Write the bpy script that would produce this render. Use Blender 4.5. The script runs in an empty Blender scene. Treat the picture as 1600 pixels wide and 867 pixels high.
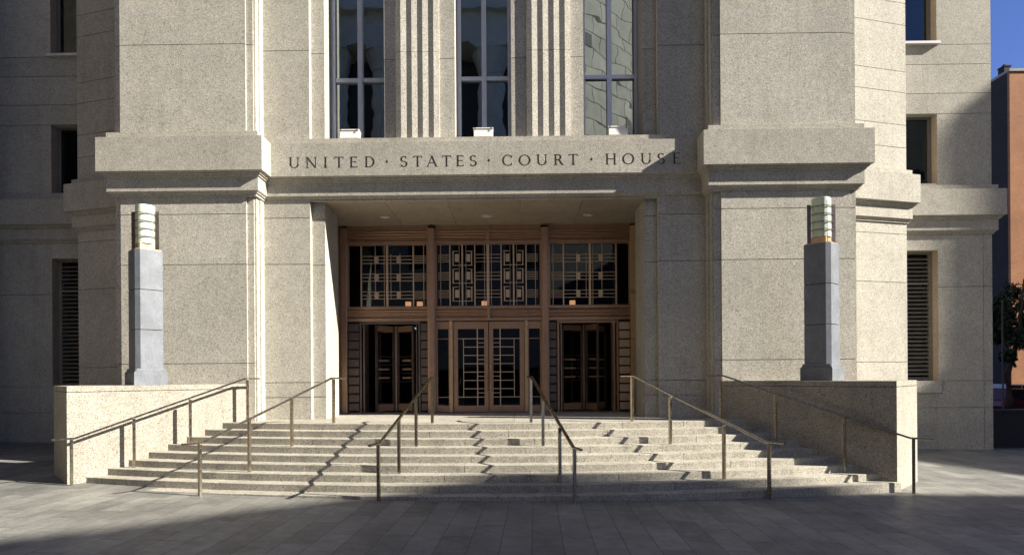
import bpy, bmesh, math, random
from mathutils import Vector, Matrix
R = math.radians
random.seed(7)
sc = bpy.context.scene
COL = sc.collection

# ------------------------------------------------------------------ camera
YAW, ROLL = 0.0141, 0.0068
cd = bpy.data.cameras.new("camera")
cam = bpy.data.objects.new("camera", cd)
COL.objects.link(cam)
cd.sensor_fit = 'HORIZONTAL'
cd.sensor_width = 36
cd.lens = 980 / 1600 * 36
cd.shift_x = (800 - 789.47) / 1600
cd.shift_y = (586.24 - 433.5) / 1600
cd.clip_start, cd.clip_end = 0.1, 6000
CAM = Vector((0.7934, -15.1084, 1.1566))
r0 = Vector((math.cos(YAW), math.sin(YAW), 0)); zz = Vector((0, 0, 1))
fw = Vector((-math.sin(YAW), math.cos(YAW), 0))
rx = r0 * math.cos(ROLL) - zz * math.sin(ROLL)
ux = r0 * math.sin(ROLL) + zz * math.cos(ROLL)
cam.matrix_world = Matrix(((rx.x, ux.x, -fw.x, CAM.x), (rx.y, ux.y, -fw.y, CAM.y), (rx.z, ux.z, -fw.z, CAM.z), (0, 0, 0, 1)))
sc.camera = cam

# ------------------------------------------------------------------ light
AZ, EL = R(75.5), R(31)      # azimuth from the facade normal towards +X
S = Vector((math.sin(AZ) * math.cos(EL), -math.cos(AZ) * math.cos(EL), math.sin(EL)))
world = bpy.data.worlds.new("World"); sc.world = world
world.use_nodes = True
wn = world.node_tree.nodes; wl = world.node_tree.links
sky = wn.new("ShaderNodeTexSky"); sky.sky_type = 'NISHITA'; sky.sun_disc = False
sky.sun_elevation = EL; sky.sun_rotation = math.atan2(S.x, S.y)
sky.altitude = 0; sky.air_density = 0.75; sky.dust_density = 0.0; sky.ozone_density = 6.0
tint = wn.new("ShaderNodeMix"); tint.data_type = 'RGBA'; tint.blend_type = 'MULTIPLY'; tint.inputs[0].default_value = 1
tint.inputs[7].default_value = (1.10, .98, 1.22, 1)
wl.new(sky.outputs[0], tint.inputs[6]); wl.new(tint.outputs[2], wn["Background"].inputs[0])
wn["Background"].inputs[1].default_value = 0.05
sl = bpy.data.lights.new("sun", 'SUN'); sl.energy = 5.0; sl.angle = R(0.53); sl.color = (1, 0.93, 0.82)
so = bpy.data.objects.new("sun", sl); COL.objects.link(so)
so.rotation_euler = S.to_track_quat('Z', 'Y').to_euler()
so.location = (30, -20, 40)
vs = sc.view_settings
vs.view_transform = 'Standard'; vs.look = 'None'; vs.gamma = 1; vs.use_curve_mapping = False
vs.exposure = 1.43
sc.cycles.max_bounces = 8
sc.cycles.use_denoising = True

# ------------------------------------------------------------------ materials
def mat(name):
    m = bpy.data.materials.new(name); m.use_nodes = True
    nt = m.node_tree
    return m, nt.nodes, nt.links, nt.nodes["Principled BSDF"]

def noise(N, L, vec, scale, detail=2, rough=0.5):
    n = N.new("ShaderNodeTexNoise"); n.inputs["Scale"].default_value = scale
    n.inputs["Detail"].default_value = detail; n.inputs["Roughness"].default_value = rough
    L.new(vec, n.inputs["Vector"]); return n.outputs[0]

def ramp(N, L, fac, stops):
    r = N.new("ShaderNodeValToRGB"); L.new(fac, r.inputs[0])
    e = r.color_ramp.elements
    while len(e) < len(stops): e.new(0.5)
    for i, (p, c) in enumerate(stops):
        e[i].position = p; e[i].color = (c[0], c[1], c[2], 1) if hasattr(c, '__len__') else (c, c, c, 1)
    return r.outputs[0]

def mixc(N, L, a, b, fac, mode='MIX'):
    m = N.new("ShaderNodeMix"); m.data_type = 'RGBA'; m.blend_type = mode
    if isinstance(fac, (int, float)): m.inputs[0].default_value = fac
    else: L.new(fac, m.inputs[0])
    for s, v in ((6, a), (7, b)):
        if isinstance(v, tuple): m.inputs[s].default_value = (*v, 1)
        else: L.new(v, m.inputs[s])
    return m.outputs[2]

def bump(N, L, bs, h, strength, dist):
    b = N.new("ShaderNodeBump"); b.inputs["Strength"].default_value = strength; b.inputs["Distance"].default_value = dist
    L.new(h, b.inputs["Height"]); L.new(b.outputs[0], bs.inputs["Normal"])

def granite(name, base, dark=0.30, light=1.6, grain=58, rough=0.85, contrast=1.0, bumpd=0.004, block=.06, streak=.8, stain=0.0):
    m, N, L, bs = mat(name)
    g = N.new("ShaderNodeNewGeometry"); pos = g.outputs["Position"]
    n1 = noise(N, L, pos, grain, 5, 0.85)
    n3 = noise(N, L, pos, 0.55, 4, 0.6)
    n4 = noise(N, L, pos, 4.0, 3, 0.6)
    vo = N.new("ShaderNodeTexVoronoi"); vo.inputs["Scale"].default_value = grain * 1.15; L.new(pos, vo.inputs["Vector"])
    sp = N.new("ShaderNodeSeparateXYZ"); L.new(vo.outputs["Color"], sp.inputs[0])
    lo = tuple(c * (1 - (1 - dark) * contrast) for c in base)
    hi = tuple(min(.95, c * (1 + (light - 1) * contrast)) for c in base)
    md = tuple(c * .98 for c in base)
    c1 = ramp(N, L, sp.outputs[0], [(0.0, lo), (0.17, tuple(c * (1 - .35 * contrast) for c in base)), (0.22, md), (0.78, base), (0.84, tuple(c * (1 + .22 * contrast) for c in base)), (1.0, hi)])
    c2 = ramp(N, L, n1, [(0.30, 1 - .35 * contrast), (0.5, 1.0), (0.70, 1 + .30 * contrast)])
    c3 = ramp(N, L, n3, [(0.3, 0.88), (0.7, 1.08)])
    c4 = ramp(N, L, n4, [(0.3, 0.93), (0.7, 1.06)])
    c = mixc(N, L, c1, c2, 1.0, 'MULTIPLY'); c = mixc(N, L, c, c3, 1.0, 'MULTIPLY'); c = mixc(N, L, c, c4, 1.0, 'MULTIPLY')
    if stain:
        n5 = noise(N, L, pos, 1.7, 8, .72)
        c = mixc(N, L, c, ramp(N, L, n5, [(.30, .62), (.46, .95), (.7, 1.05)]), stain, 'MULTIPLY')
    isl = ramp(N, L, g.outputs["Random Per Island"], [(0, 1 - block), (1, 1 + block)]); c = mixc(N, L, c, isl, 1.0, 'MULTIPLY')
    mp = N.new("ShaderNodeMapping"); mp.inputs["Scale"].default_value = (3.2, 3.2, .22); L.new(pos, mp.inputs["Vector"])
    stk = ramp(N, L, noise(N, L, mp.outputs[0], 1.0, 5, .65), [(.30, .86), (.48, 1.0), (.8, 1.03)]); c = mixc(N, L, c, stk, streak, 'MULTIPLY')
    L.new(c, bs.inputs["Base Color"]); bs.inputs["Roughness"].default_value = rough
    bs.inputs["Specular IOR Level"].default_value = 0.3
    bump(N, L, bs, n1, 0.6, bumpd)
    return m

M = {}
M['stone'] = granite('granite_wall', (0.425, 0.404, 0.342), contrast=.78, bumpd=0.006)
M['stone_rough'] = granite('granite_thermal', (0.42, 0.40, 0.342), contrast=.78, bumpd=0.007, grain=52)
M['stone_smooth'] = granite('granite_honed', (0.41, 0.388, 0.33), contrast=0.72, bumpd=0.003)
M['step'] = granite('granite_steps', (0.37, 0.348, 0.29), grain=54, bumpd=0.004, contrast=.8, stain=.8)
M['coping'] = granite('granite_cheek', (0.335, 0.31, 0.258), grain=66, dark=.2, bumpd=0.003, contrast=.9, stain=.35)

def simple(name, col, rough=0.5, metal=0.0, spec=0.5, var=0.0, vscale=8):
    m, N, L, bs = mat(name)
    bs.inputs["Roughness"].default_value = rough; bs.inputs["Metallic"].default_value = metal
    bs.inputs["Specular IOR Level"].default_value = spec
    g = N.new("ShaderNodeNewGeometry")
    n = noise(N, L, g.outputs["Position"], vscale, 4, 0.6)
    v = max(var, .06)
    c = ramp(N, L, n, [(0.3, tuple(x * (1 - v) for x in col)), (0.7, tuple(min(1, x * (1 + v)) for x in col))])
    L.new(c, bs.inputs["Base Color"])
    r2 = ramp(N, L, n, [(0.3, max(0, rough - .06)), (0.7, min(1, rough + .06))])
    L.new(r2, bs.inputs["Roughness"])
    return m

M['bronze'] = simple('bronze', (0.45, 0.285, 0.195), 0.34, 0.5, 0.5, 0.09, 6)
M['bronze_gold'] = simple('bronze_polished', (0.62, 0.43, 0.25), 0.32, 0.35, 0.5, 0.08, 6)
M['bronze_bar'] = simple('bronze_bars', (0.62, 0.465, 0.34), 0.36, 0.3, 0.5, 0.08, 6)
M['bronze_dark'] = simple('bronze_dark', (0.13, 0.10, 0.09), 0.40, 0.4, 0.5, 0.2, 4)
M['rail'] = simple('rail_metal', (0.40, 0.35, 0.27), 0.24, 1.0, 0.5, 0.1, 14)
M['alu'] = simple('window_aluminium', (0.42, 0.45, 0.54), 0.38, 0.35, 0.5, 0.06, 3)
M['alu_dark'] = simple('window_frame_dark', (0.16, 0.15, 0.14), 0.45, 0.3)
M['white_metal'] = simple('painted_metal', (0.74, 0.73, 0.70), 0.45, 0.0, 0.5, 0.05)
M['sill'] = simple('metal_sill', (0.62, 0.60, 0.60), 0.4, 0.2)
M['louver'] = simple('louver_metal', (0.22, 0.20, 0.165), 0.5, 0.3, 0.5, 0.15, 5)
M['dark'] = simple('dark_interior', (0.010, 0.010, 0.020), 0.8)
M['blind'] = simple('roller_blind', (0.55, 0.60, 0.54), 0.8)
M['dark_fill'] = simple('letter_shade_and_joint', (0.035, 0.032, 0.028), 0.9, 0, 0.1)  # dark colour puts the shade of cut letters into the inlay; also dark joints
M['milk'] = simple('lantern_glass', (0.60, 0.68, 0.53), 0.30, 0, 0.6, 0.04)
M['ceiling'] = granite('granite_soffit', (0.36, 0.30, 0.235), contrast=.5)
M['reveal'] = granite('granite_reveal', (0.36, 0.29, 0.22), contrast=.6)

def slate(name, base):
    m, N, L, bs = mat(name)
    g = N.new("ShaderNodeNewGeometry"); pos = g.outputs["Position"]
    n1 = noise(N, L, pos, 2.2, 8, 0.7); n2 = noise(N, L, pos, 30, 2)
    w = N.new("ShaderNodeTexWave"); w.inputs["Scale"].default_value = 1.1; w.inputs["Distortion"].default_value = 14
    w.inputs["Detail"].default_value = 4; L.new(pos, w.inputs["Vector"])
    vein = ramp(N, L, w.outputs[1], [(0.0, 0), (0.99, 0), (1.0, .09)])
    c1 = ramp(N, L, n1, [(0.3, tuple(c * .72 for c in base)), (0.7, tuple(c * 1.22 for c in base))])
    c2 = ramp(N, L, n2, [(0.3, .88), (0.7, 1.1)])
    c = mixc(N, L, c1, c2, 1, 'MULTIPLY'); c = mixc(N, L, c, (0.5, 0.51, 0.52), vein)
    L.new(c, bs.inputs["Base Color"]); bs.inputs["Roughness"].default_value = .55
    bump(N, L, bs, n1, .3, .004)
    return m
M['dark_granite'] = simple('dark_granite', (.022, .022, .024), .4, 0, .4, .2, 20)
M['slate'] = slate('blue_grey_stone', (0.150, 0.166, 0.188))

def glass(name, tint, refl, distort=0.0, dscale=0.7):
    m, N, L, bs = mat(name); N.remove(bs)
    out = N["Material Output"]
    t = N.new("ShaderNodeBsdfTransparent"); t.inputs[0].default_value = (*tint, 1)
    gl = N.new("ShaderNodeBsdfGlossy"); gl.inputs["Roughness"].default_value = 0.01; gl.inputs[0].default_value = (.86, .95, .90, 1)
    fr = N.new("ShaderNodeFresnel"); fr.inputs[0].default_value = 1.5
    add = N.new("ShaderNodeMath"); add.operation = 'ADD'; add.inputs[1].default_value = refl; add.use_clamp = True
    L.new(fr.outputs[0], add.inputs[0])
    mx = N.new("ShaderNodeMixShader")
    L.new(add.outputs[0], mx.inputs[0]); L.new(t.outputs[0], mx.inputs[1]); L.new(gl.outputs[0], mx.inputs[2])
    L.new(mx.outputs[0], out.inputs[0])
    if distort:
        g = N.new("ShaderNodeNewGeometry")
        n = noise(N, L, g.outputs["Position"], dscale, 1, 0.4)
        b = N.new("ShaderNodeBump"); b.inputs["Strength"].default_value = 1; b.inputs["Distance"].default_value = distort
        L.new(n, b.inputs["Height"]); L.new(b.outputs[0], gl.inputs["Normal"]); L.new(b.outputs[0], fr.inputs["Normal"])
    return m
M['glass_up'] = glass('window_glass', (.10, .16, .17), 0.27, 0.0026, 1.5)
M['glass_door'] = glass('door_glass', (.28, .28, .42), 0.015, 0.006, 1.0)
M['glass_wing'] = glass('wing_glass', (.25, .28, .26), 0.05, 0.01, 1.0)

def pavers():
    m, N, L, bs = mat('plaza_pavers')
    g = N.new("ShaderNodeNewGeometry"); pos = g.outputs["Position"]
    mp = N.new("ShaderNodeMapping"); mp.inputs["Rotation"].default_value = (0, 0, R(90) + 0.035)
    mp.inputs["Location"].default_value = (0.3, 0.12, 0)
    L.new(pos, mp.inputs["Vector"])
    br = N.new("ShaderNodeTexBrick"); L.new(mp.outputs[0], br.inputs["Vector"])
    br.inputs["Scale"].default_value = 1; br.inputs["Brick Width"].default_value = 1.28; br.inputs["Row Height"].default_value = 0.455
    br.inputs["Mortar Size"].default_value = 0.007; br.inputs["Mortar Smooth"].default_value = 0.2; br.inputs["Bias"].default_value = 0
    br.offset = 0.43; br.inputs["Color1"].default_value = (.72, .72, .72, 1); br.inputs["Color2"].default_value = (1.16, 1.15, 1.13, 1)
    br.inputs["Mortar"].default_value = (.30, .30, .30, 1)
    n1 = noise(N, L, pos, 1.3, 8, .7); n2 = noise(N, L, pos, 22, 4, .7); n3 = noise(N, L, pos, 5.5, 6, .75)
    base = (0.200, 0.200, 0.186)
    c = ramp(N, L, n1, [(.28, tuple(x * .72 for x in base)), (.5, base), (.72, tuple(x * 1.3 for x in base))])
    c = mixc(N, L, c, br.outputs[0], 1, 'MULTIPLY')
    c = mixc(N, L, c, ramp(N, L, n2, [(.3, .8), (.7, 1.15)]), 1, 'MULTIPLY')
    scuff = ramp(N, L, n3, [(0, 0), (.63, 0), (.80, .55)])
    c = mixc(N, L, c, (.42, .43, .46), scuff)
    vg = N.new("ShaderNodeTexVoronoi"); vg.inputs["Scale"].default_value = 1.9; L.new(pos, vg.inputs["Vector"])
    c = mixc(N, L, c, (.055, .055, .052), ramp(N, L, vg.outputs["Distance"], [(0, .75), (.055, .7), (.075, 0), (1, 0)]))
    n6 = noise(N, L, pos, .6, 6, .75)
    c = mixc(N, L, c, ramp(N, L, n6, [(.32, .70), (.5, 1.0), (.75, 1.08)]), 1, 'MULTIPLY')
    L.new(c, bs.inputs["Base Color"])
    L.new(ramp(N, L, n3, [(.3, .42), (.7, .7)]), bs.inputs["Roughness"])
    h = N.new("ShaderNodeMath"); h.operation = 'MULTIPLY_ADD'; h.inputs[1].default_value = .5
    L.new(n3, h.inputs[0]); L.new(br.outputs[1], h.inputs[2])
    inv = N.new("ShaderNodeMath"); inv.operation = 'SUBTRACT'; L.new(n3, inv.inputs[0]); L.new(br.outputs[1], inv.inputs[1])
    bump(N, L, bs, inv.outputs[0], .5, .006)
    return m
M['pavers'] = pavers()
M['asphalt'] = simple('asphalt', (.05, .05, .052), .9, 0, .3, .3, 20)

def brickwall(name, c1, c2, mortar, sc_=1.0, bw=.22, rh=.075, op='ADD'):
    m, N, L, bs = mat(name)
    g = N.new("ShaderNodeNewGeometry"); pos = g.outputs["Position"]
    sep = N.new("ShaderNodeSeparateXYZ"); L.new(pos, sep.inputs[0])
    ad = N.new("ShaderNodeMath"); ad.operation = op; L.new(sep.outputs[0], ad.inputs[0]); L.new(sep.outputs[1], ad.inputs[1])
    cb = N.new("ShaderNodeCombineXYZ"); L.new(ad.outputs[0], cb.inputs[0]); L.new(sep.outputs[2], cb.inputs[1])
    br = N.new("ShaderNodeTexBrick"); L.new(cb.outputs[0], br.inputs["Vector"])
    br.inputs["Scale"].default_value = 1 / sc_; br.inputs["Brick Width"].default_value = bw; br.inputs["Row Height"].default_value = rh
    br.inputs["Mortar Size"].default_value = .008 if bw < 1 else .07
    br.inputs["Color1"].default_value = (*c1, 1); br.inputs["Color2"].default_value = (*c2, 1); br.inputs["Mortar"].default_value = (*mortar, 1)
    n = noise(N, L, pos, .4, 5, .7)
    c = mixc(N, L, br.outputs[0], ramp(N, L, n, [(.3, .8), (.7, 1.15)]), 1, 'MULTIPLY')
    L.new(c, bs.inputs["Base Color"]); bs.inputs["Roughness"].default_value = .9
    return m
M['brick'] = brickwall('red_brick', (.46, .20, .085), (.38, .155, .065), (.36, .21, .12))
M['brick_dark_shade'] = brickwall('dark_brick_and_shade', (.045, .035, .03), (.03, .024, .02), (.04, .032, .03))  # dark brick, also the shade colour of the brick building's flank
M['ashlar'] = brickwall('pale_ashlar', (.42, .41, .37), (.33, .32, .29), (.05, .05, .045), 1, 4.2, 1.9, 'SUBTRACT')
M['column_stone'] = simple('column_stone', (.66, .66, .58), .85, 0, .3, .1, 1)
M['pale_stone'] = simple('pale_stone', (.36, .35, .31), .85, 0, .3, .15, 1)
M['roofing'] = simple('roofing', (.10, .10, .10), .9)
M['leaf'] = simple('leaf', (.03, .045, .02), .6, 0, .3, .5, 6)
M['bark'] = simple('bark', (.07, .055, .04), .9, 0, .2, .3, 12)
M['car_red'] = simple('red_car_paint', (.10, .016, .014), .25, .2, .6)
M['car_white'] = simple('white_car_paint', (.45, .44, .42), .3)
M['car_glass'] = simple('car_glass', (.015, .017, .02), .05, 0, .8)
M['rubber'] = simple('rubber', (.02, .02, .02), .8)
M['chrome'] = simple('chrome', (.6, .6, .6), .2, .9)
M['redlens'] = simple('tail_lens', (.3, .02, .02), .2)
m, N, L, bs = mat('lit_lamp'); bs.inputs["Emission Color"].default_value = (1, .48, .10, 1); bs.inputs["Emission Strength"].default_value = 3.0
M['glow'] = m
m, N, L, bs = mat('lobby_tube'); bs.inputs['Emission Color'].default_value = (.55, .9, .75, 1); bs.inputs['Emission Strength'].default_value = .35
M['glow_green'] = m
m, N, L, bs = mat('downlight_lens'); bs.inputs["Base Color"].default_value = (.8, .8, .78, 1); bs.inputs["Roughness"].default_value = .2
M['lens'] = m

# ------------------------------------------------------------------ mesh helpers
class MB:
    """collects faces and builds them as one mesh object"""
    def __init__(s): s.v = []; s.f = []; s.mi = []
    def add(s, vs, fs, mi=0):
        o = len(s.v); s.v += [tuple(p) for p in vs]
        for f in fs: s.f.append(tuple(i + o for i in f)); s.mi.append(mi)
    def box(s, x0, x1, y0, y1, z0, z1, T=None, mi=0):
        if x0 > x1: x0, x1 = x1, x0
        vs = [(x, y, z) for z in (z0, z1) for y in (y0, y1) for x in (x0, x1)]
        if T is not None: vs = [tuple(T @ Vector(p)) for p in vs]
        s.add(vs, [(0, 2, 3, 1), (4, 5, 7, 6), (0, 1, 5, 4), (2, 6, 7, 3), (0, 4, 6, 2), (1, 3, 7, 5)], mi)
    def prism(s, poly, z0, z1, T=None, mi=0):
        n = len(poly)
        a = sum(poly[i][0] * poly[(i + 1) % n][1] - poly[(i + 1) % n][0] * poly[i][1] for i in range(n))
        if a < 0: poly = poly[::-1]
        vs = [(p[0], p[1], z0) for p in poly] + [(p[0], p[1], z1) for p in poly]
        if T is not None: vs = [tuple(T @ Vector(p)) for p in vs]
        fs = [tuple(range(n - 1, -1, -1)), tuple(range(n, 2 * n))]
        fs += [(i, (i + 1) % n, n + (i + 1) % n, n + i) for i in range(n)]
        s.add(vs, fs, mi)
    def tube(s, pts, r, n=10, closed_caps=True):
        pts = [Vector(p) for p in pts]; rings = []
        rr = r if hasattr(r, '__len__') else [r] * len(pts)
        for i, p in enumerate(pts):
            d = (pts[min(i + 1, len(pts) - 1)] - pts[max(i - 1, 0)]).normalized()
            u = d.cross(Vector((0, 0, 1)))
            if u.length < 1e-3: u = Vector((1, 0, 0))
            u.normalize(); w = u.cross(d)
            rings.append([p + (u * math.cos(2 * math.pi * k / n) + w * math.sin(2 * math.pi * k / n)) * rr[i] for k in range(n)])
        vs = [q for ring in rings for q in ring]; fs = []
        for i in range(len(pts) - 1):
            for k in range(n):
                fs.append((i * n + k, i * n + (k + 1) % n, (i + 1) * n + (k + 1) % n, (i + 1) * n + k))
        if closed_caps:
            fs.append(tuple(range(n))[::-1]); fs.append(tuple((len(pts) - 1) * n + k for k in range(n)))
        s.add(vs, fs)
    def flatbar(s, pts, w, h):
        """rectangular bar swept along points, width horizontal, h vertical thickness"""
        pts = [Vector(p) for p in pts]; vs = []; fs = []
        for i, p in enumerate(pts):
            d = (pts[min(i + 1, len(pts) - 1)] - pts[max(i - 1, 0)]).normalized()
            u = d.cross(Vector((0, 0, 1))).normalized(); up = u.cross(d)
            b = min(w, h) * .3
            for a, c in ((-w / 2 + b, -h / 2), (w / 2 - b, -h / 2), (w / 2, -h / 2 + b), (w / 2, h / 2 - b), (w / 2 - b, h / 2), (-w / 2 + b, h / 2), (-w / 2, h / 2 - b), (-w / 2, -h / 2 + b)):
                vs.append(p + u * a + up * c)
        n = 8
        for i in range(len(pts) - 1):
            for k in range(n): fs.append((i * n + k, i * n + (k + 1) % n, (i + 1) * n + (k + 1) % n, (i + 1) * n + k))
        fs.append(tuple(range(n))[::-1]); fs.append(tuple((len(pts) - 1) * n + k for k in range(n)))
        s.add(vs, fs)
    def build(s, name, mats, parent=None, smooth=False, bevel=0):
        me = bpy.data.meshes.new(name); me.from_pydata(s.v, [], s.f)
        for mm in (mats if isinstance(mats, (list, tuple)) else [mats]): me.materials.append(mm)
        for p, i in zip(me.polygons, s.mi): p.material_index = i
        me.update()
        if smooth:
            for p in me.polygons: p.use_smooth = True
        o = bpy.data.objects.new(name, me); COL.objects.link(o)
        if parent is not None:
            o.parent = parent
            o.matrix_parent_inverse = Matrix.Translation(parent_loc(parent)).inverted()
        if bevel:
            b = o.modifiers.new("bevel", 'BEVEL'); b.width = bevel; b.segments = 2; b.limit_method = 'ANGLE'
        return o

def parent_loc(o):
    # a built mesh sits at the world origin; a thing's Empty sits at its own location
    return o.location if o.parent is None else Vector((0, 0, 0))

def tag(o, label=None, cat=None, group=None, kind=None):
    if label: o["label"] = label
    if cat: o["category"] = cat
    if group: o["group"] = group
    if kind: o["kind"] = kind
    return o

def thing(name, loc, label, cat, group=None):
    o = bpy.data.objects.new(name, None); COL.objects.link(o); o.location = loc; o.empty_display_size = .3
    return tag(o, label, cat, group)

def blocks(mb, x0, x1, z0, z1, yf, yb, zc=(), xc=(), gap=.017, T=None):
    """a slab cut into ashlar blocks with open joints and a backing set 25 mm behind the faces"""
    if x0 > x1: x0, x1 = x1, x0
    xs = [x0] + sorted(c for c in xc if x0 + .02 < c < x1 - .02) + [x1]
    zs = [z0] + sorted(c for c in zc if z0 + .02 < c < z1 - .02) + [z1]
    for i in range(len(xs) - 1):
        for j in range(len(zs) - 1):
            a = xs[i] + (gap / 2 if i else 0); b = xs[i + 1] - (gap / 2 if i < len(xs) - 2 else 0)
            c = zs[j] + (gap / 2 if j else 0); d = zs[j + 1] - (gap / 2 if j < len(zs) - 2 else 0)
            mb.box(a, b, yf, yf + .045, c, d, T)
    mb.box(x0 + .002, x1 - .002, yf + .042, yb, z0 + .002, z1 - .002, T)

def offset_path(path, off):
    """offsets an open plan polyline to its right-hand side, with mitres"""
    out = []; n = len(path); P = [Vector((p[0], p[1])) for p in path]
    nr = []
    for i in range(n - 1):
        d = (P[i + 1] - P[i]).normalized(); nr.append(Vector((d.y, -d.x)))
    for i in range(n):
        if i == 0: q = nr[0] * off
        elif i == n - 1: q = nr[-1] * off
        else:
            b = (nr[i - 1] + nr[i]).normalized(); q = b * (off / max(.2, b.dot(nr[i])))
        out.append(P[i] + q)
    return out

def sweep(mb, path, prof, joints=True):
    rows = [offset_path(path, o) for o, z in prof]
    n = len(path); vs = []; fs = []
    for (o, z), row in zip(prof, rows): vs += [(p.x, p.y, z) for p in row]
    for j in range(len(prof) - 1):
        for i in range(n - 1):
            fs.append((j * n + i, j * n + i + 1, (j + 1) * n + i + 1, (j + 1) * n + i))
    fs.append(tuple(j * n for j in range(len(prof) - 1, -1, -1)))
    fs.append(tuple(j * n + n - 1 for j in range(len(prof))))
    mb.add(vs, fs)

TOP = 18.0
PROFILE = [(-.06, 5.90), (.045, 5.90), (.045, 5.95), (.085, 5.965), (.085, 5.985), (.13, 6.02), (.13, 6.37), (.17, 6.385), (.17, 6.42), (.215, 6.435), (.215, 6.47), (.30, 6.50),
           (.30, 7.38), (.13, 7.392), (.13, 7.56), (-.06, 7.57)]

# ------------------------------------------------------------------ ground
def gz(x): return -1.29 - .0128 * max(-20, min(20, x))
mb = MB()
xs = [-1500, -20, -10, 0, 10, 20, 1500]
ys = [-1500, -40, 40, 1500]
vs = [(x, y, gz(x)) for y in ys for x in xs]
nx = len(xs)
mb.add(vs, [(j * nx + i, j * nx + i + 1, (j + 1) * nx + i + 1, (j + 1) * nx + i) for j in range(3) for i in range(nx - 1)])
tag(mb.build('ground', M['pavers']), kind='structure')
mb = MB(); zr = gz(50)
mb.box(25, 42, 14, 400, zr - .3, zr + .004)
tag(mb.build('road', M['asphalt']), kind='structure')
mb = MB(); mb.box(24.7, 24.996, 14, 400, zr - .3, zr + .13)
tag(mb.build('kerb', M['pale_stone']), kind='structure')

# ------------------------------------------------------------------ courthouse
CH = thing('courthouse', (0, 4, 0), 'pale speckled granite courthouse with carved frieze above its recessed bronze entrance', 'courthouse')
ZJ_UP = [9.95]
def pavilion(s):
    # s = -1 left, +1 right
    zup = [9.90] if s < 0 else [9.97]
    zlo = [1.52, 4.12, 5.44]
    mb = MB()
    for z0, z1, zc in ((-2, 5.93, zlo), (7.54, TOP, zup + [14.2])):
        blocks(mb, s * 6.205, s * 9.535, z0, z1, 1.26, 1.40, zc)
        blocks(mb, s * 6.03, s * 6.205, z0, z1, 1.315, 1.44, zc)
        blocks(mb, s * 9.535, s * 9.70, z0, z1, 1.315, 1.44, zc)
        mb.box(s * 5.985, s * 6.03, 1.365, 1.44, z0, z1)
        # inner return in two shallow steps
        mb.box(s * 5.985, s * 6.4, 1.44, 1.56, z0, z1)
        mb.box(s * 5.955, s * 6.4, 1.56, 3.2, z0, z1)
        mb.box(s * 6.4, s * 9.70, 1.40, 9.0, z0, z1)
    o = mb.build('pavilion_wall', M['stone_rough'], CH)
    path = [(-9.70, 4.6), (-9.70, 1.26), (-5.97, 1.26), (-5.97, 2.4)]
    if s > 0: path = [(-x, y) for x, y in path][::-1]
    mb = MB(); sweep(mb, path, PROFILE)
    c = mb.build('cornice', M['stone_smooth'], CH)
    # joints of the cap blocks
    mb = MB()
    return o
pavilion(-1); pavilion(1)

# --- recessed centre: lower walls, portal jambs
for s in (-1, 1):
    mb = MB()
    zc = [.60, 1.00, 4.20, 5.45]
    blocks(mb, s * 4.70, s * 5.98, -.3, 5.93, 1.80, 2.0, zc)
    blocks(mb, s * 4.35, s * 4.70, -.3, 5.93, 1.98, 2.2, zc)
    mb.box(s * 4.70, s * 5.98, 2.0, 3.22, -.3, 5.93)
    mb.box(s * 4.35, s * 4.70, 2.2, 3.22, -.3, 5.93)
    mb.box(s * 4.76, s * 5.0, 3.1, 4.85, -.3, 5.93)
    mb.build('recess_wall', M['stone'], CH)
    mb = MB()
    zc = [9.98, 14.2]
    blocks(mb, s * 4.70, s * 5.98, 7.54, TOP, 1.80, 2.0, zc)
    blocks(mb, s * 4.34, s * 4.70, 7.54, TOP, 1.98, 2.2, zc)
    mb.box(s * 4.70, s * 5.98, 2.0, 6.0, 7.54, TOP)
    mb.box(s * 4.34, s * 4.70, 2.2, 6.0, 7.54, TOP)
    mb.build('upper_wall', M['stone'], CH)

# --- fluted piers between the tall windows
for s in (-1, 1):
    mb = MB()
    a, b = 1.185, 2.375
    if s > 0: x0, x1 = a, b
    else: x0, x1 = -b, -a
    n = 4; per = (x1 - x0) / n
    poly = []
    yf, yv = 1.868, 1.904
    for i in range(n):
        poly += [(x0 + i * per, yv), (x0 + i * per + per * .5, yf)]
    poly += [(x1, yv), (x1, 2.3), (x0, 2.3)]
    for z0, z1 in ((7.54, 9.945), (9.955, TOP)):
        mb.prism(poly, z0, z1)
    mb.box(x0 + .01, x1 - .01, 1.98, 2.25, 7.54, TOP)
    # margin strips on both sides of the flutes
    L_ = (-2.70, x0) if s < 0 else (.77, x0)
    R_ = (x1, -.77) if s < 0 else (x1, 2.735)
    for p in (L_, R_):
        blocks(mb, p[0], p[1], 7.54, TOP, 1.985, 2.3, [9.80, 14])
    xa, xb = (-2.70, -.77) if s < 0 else (.77, 2.735)
    mb.box(xa, xb, 2.3, 6.0, 7.54, TOP)
    mb.build('fluted_pier', M['stone_rough'], CH)

# --- entablature across the centre with dark inlaid inscription
mb = MB()
path = [(-5.98, 1.85), (5.98, 1.85)]
sweep(mb, path, PROFILE)
# block joints of entablature caps: thin pale mortar fillets
YF = 1.85 - .30
for x in (-5.10, -3.42, -1.53, .16, 1.98, 3.62): mb.box(x - .004, x + .004, YF - .0015, YF + .02, 6.505, 7.378, None, 1)
ENT = mb.build('entablature', [M['stone_smooth'], M['pale_stone']], CH)
for s in (-1, 1):
    pass
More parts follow.
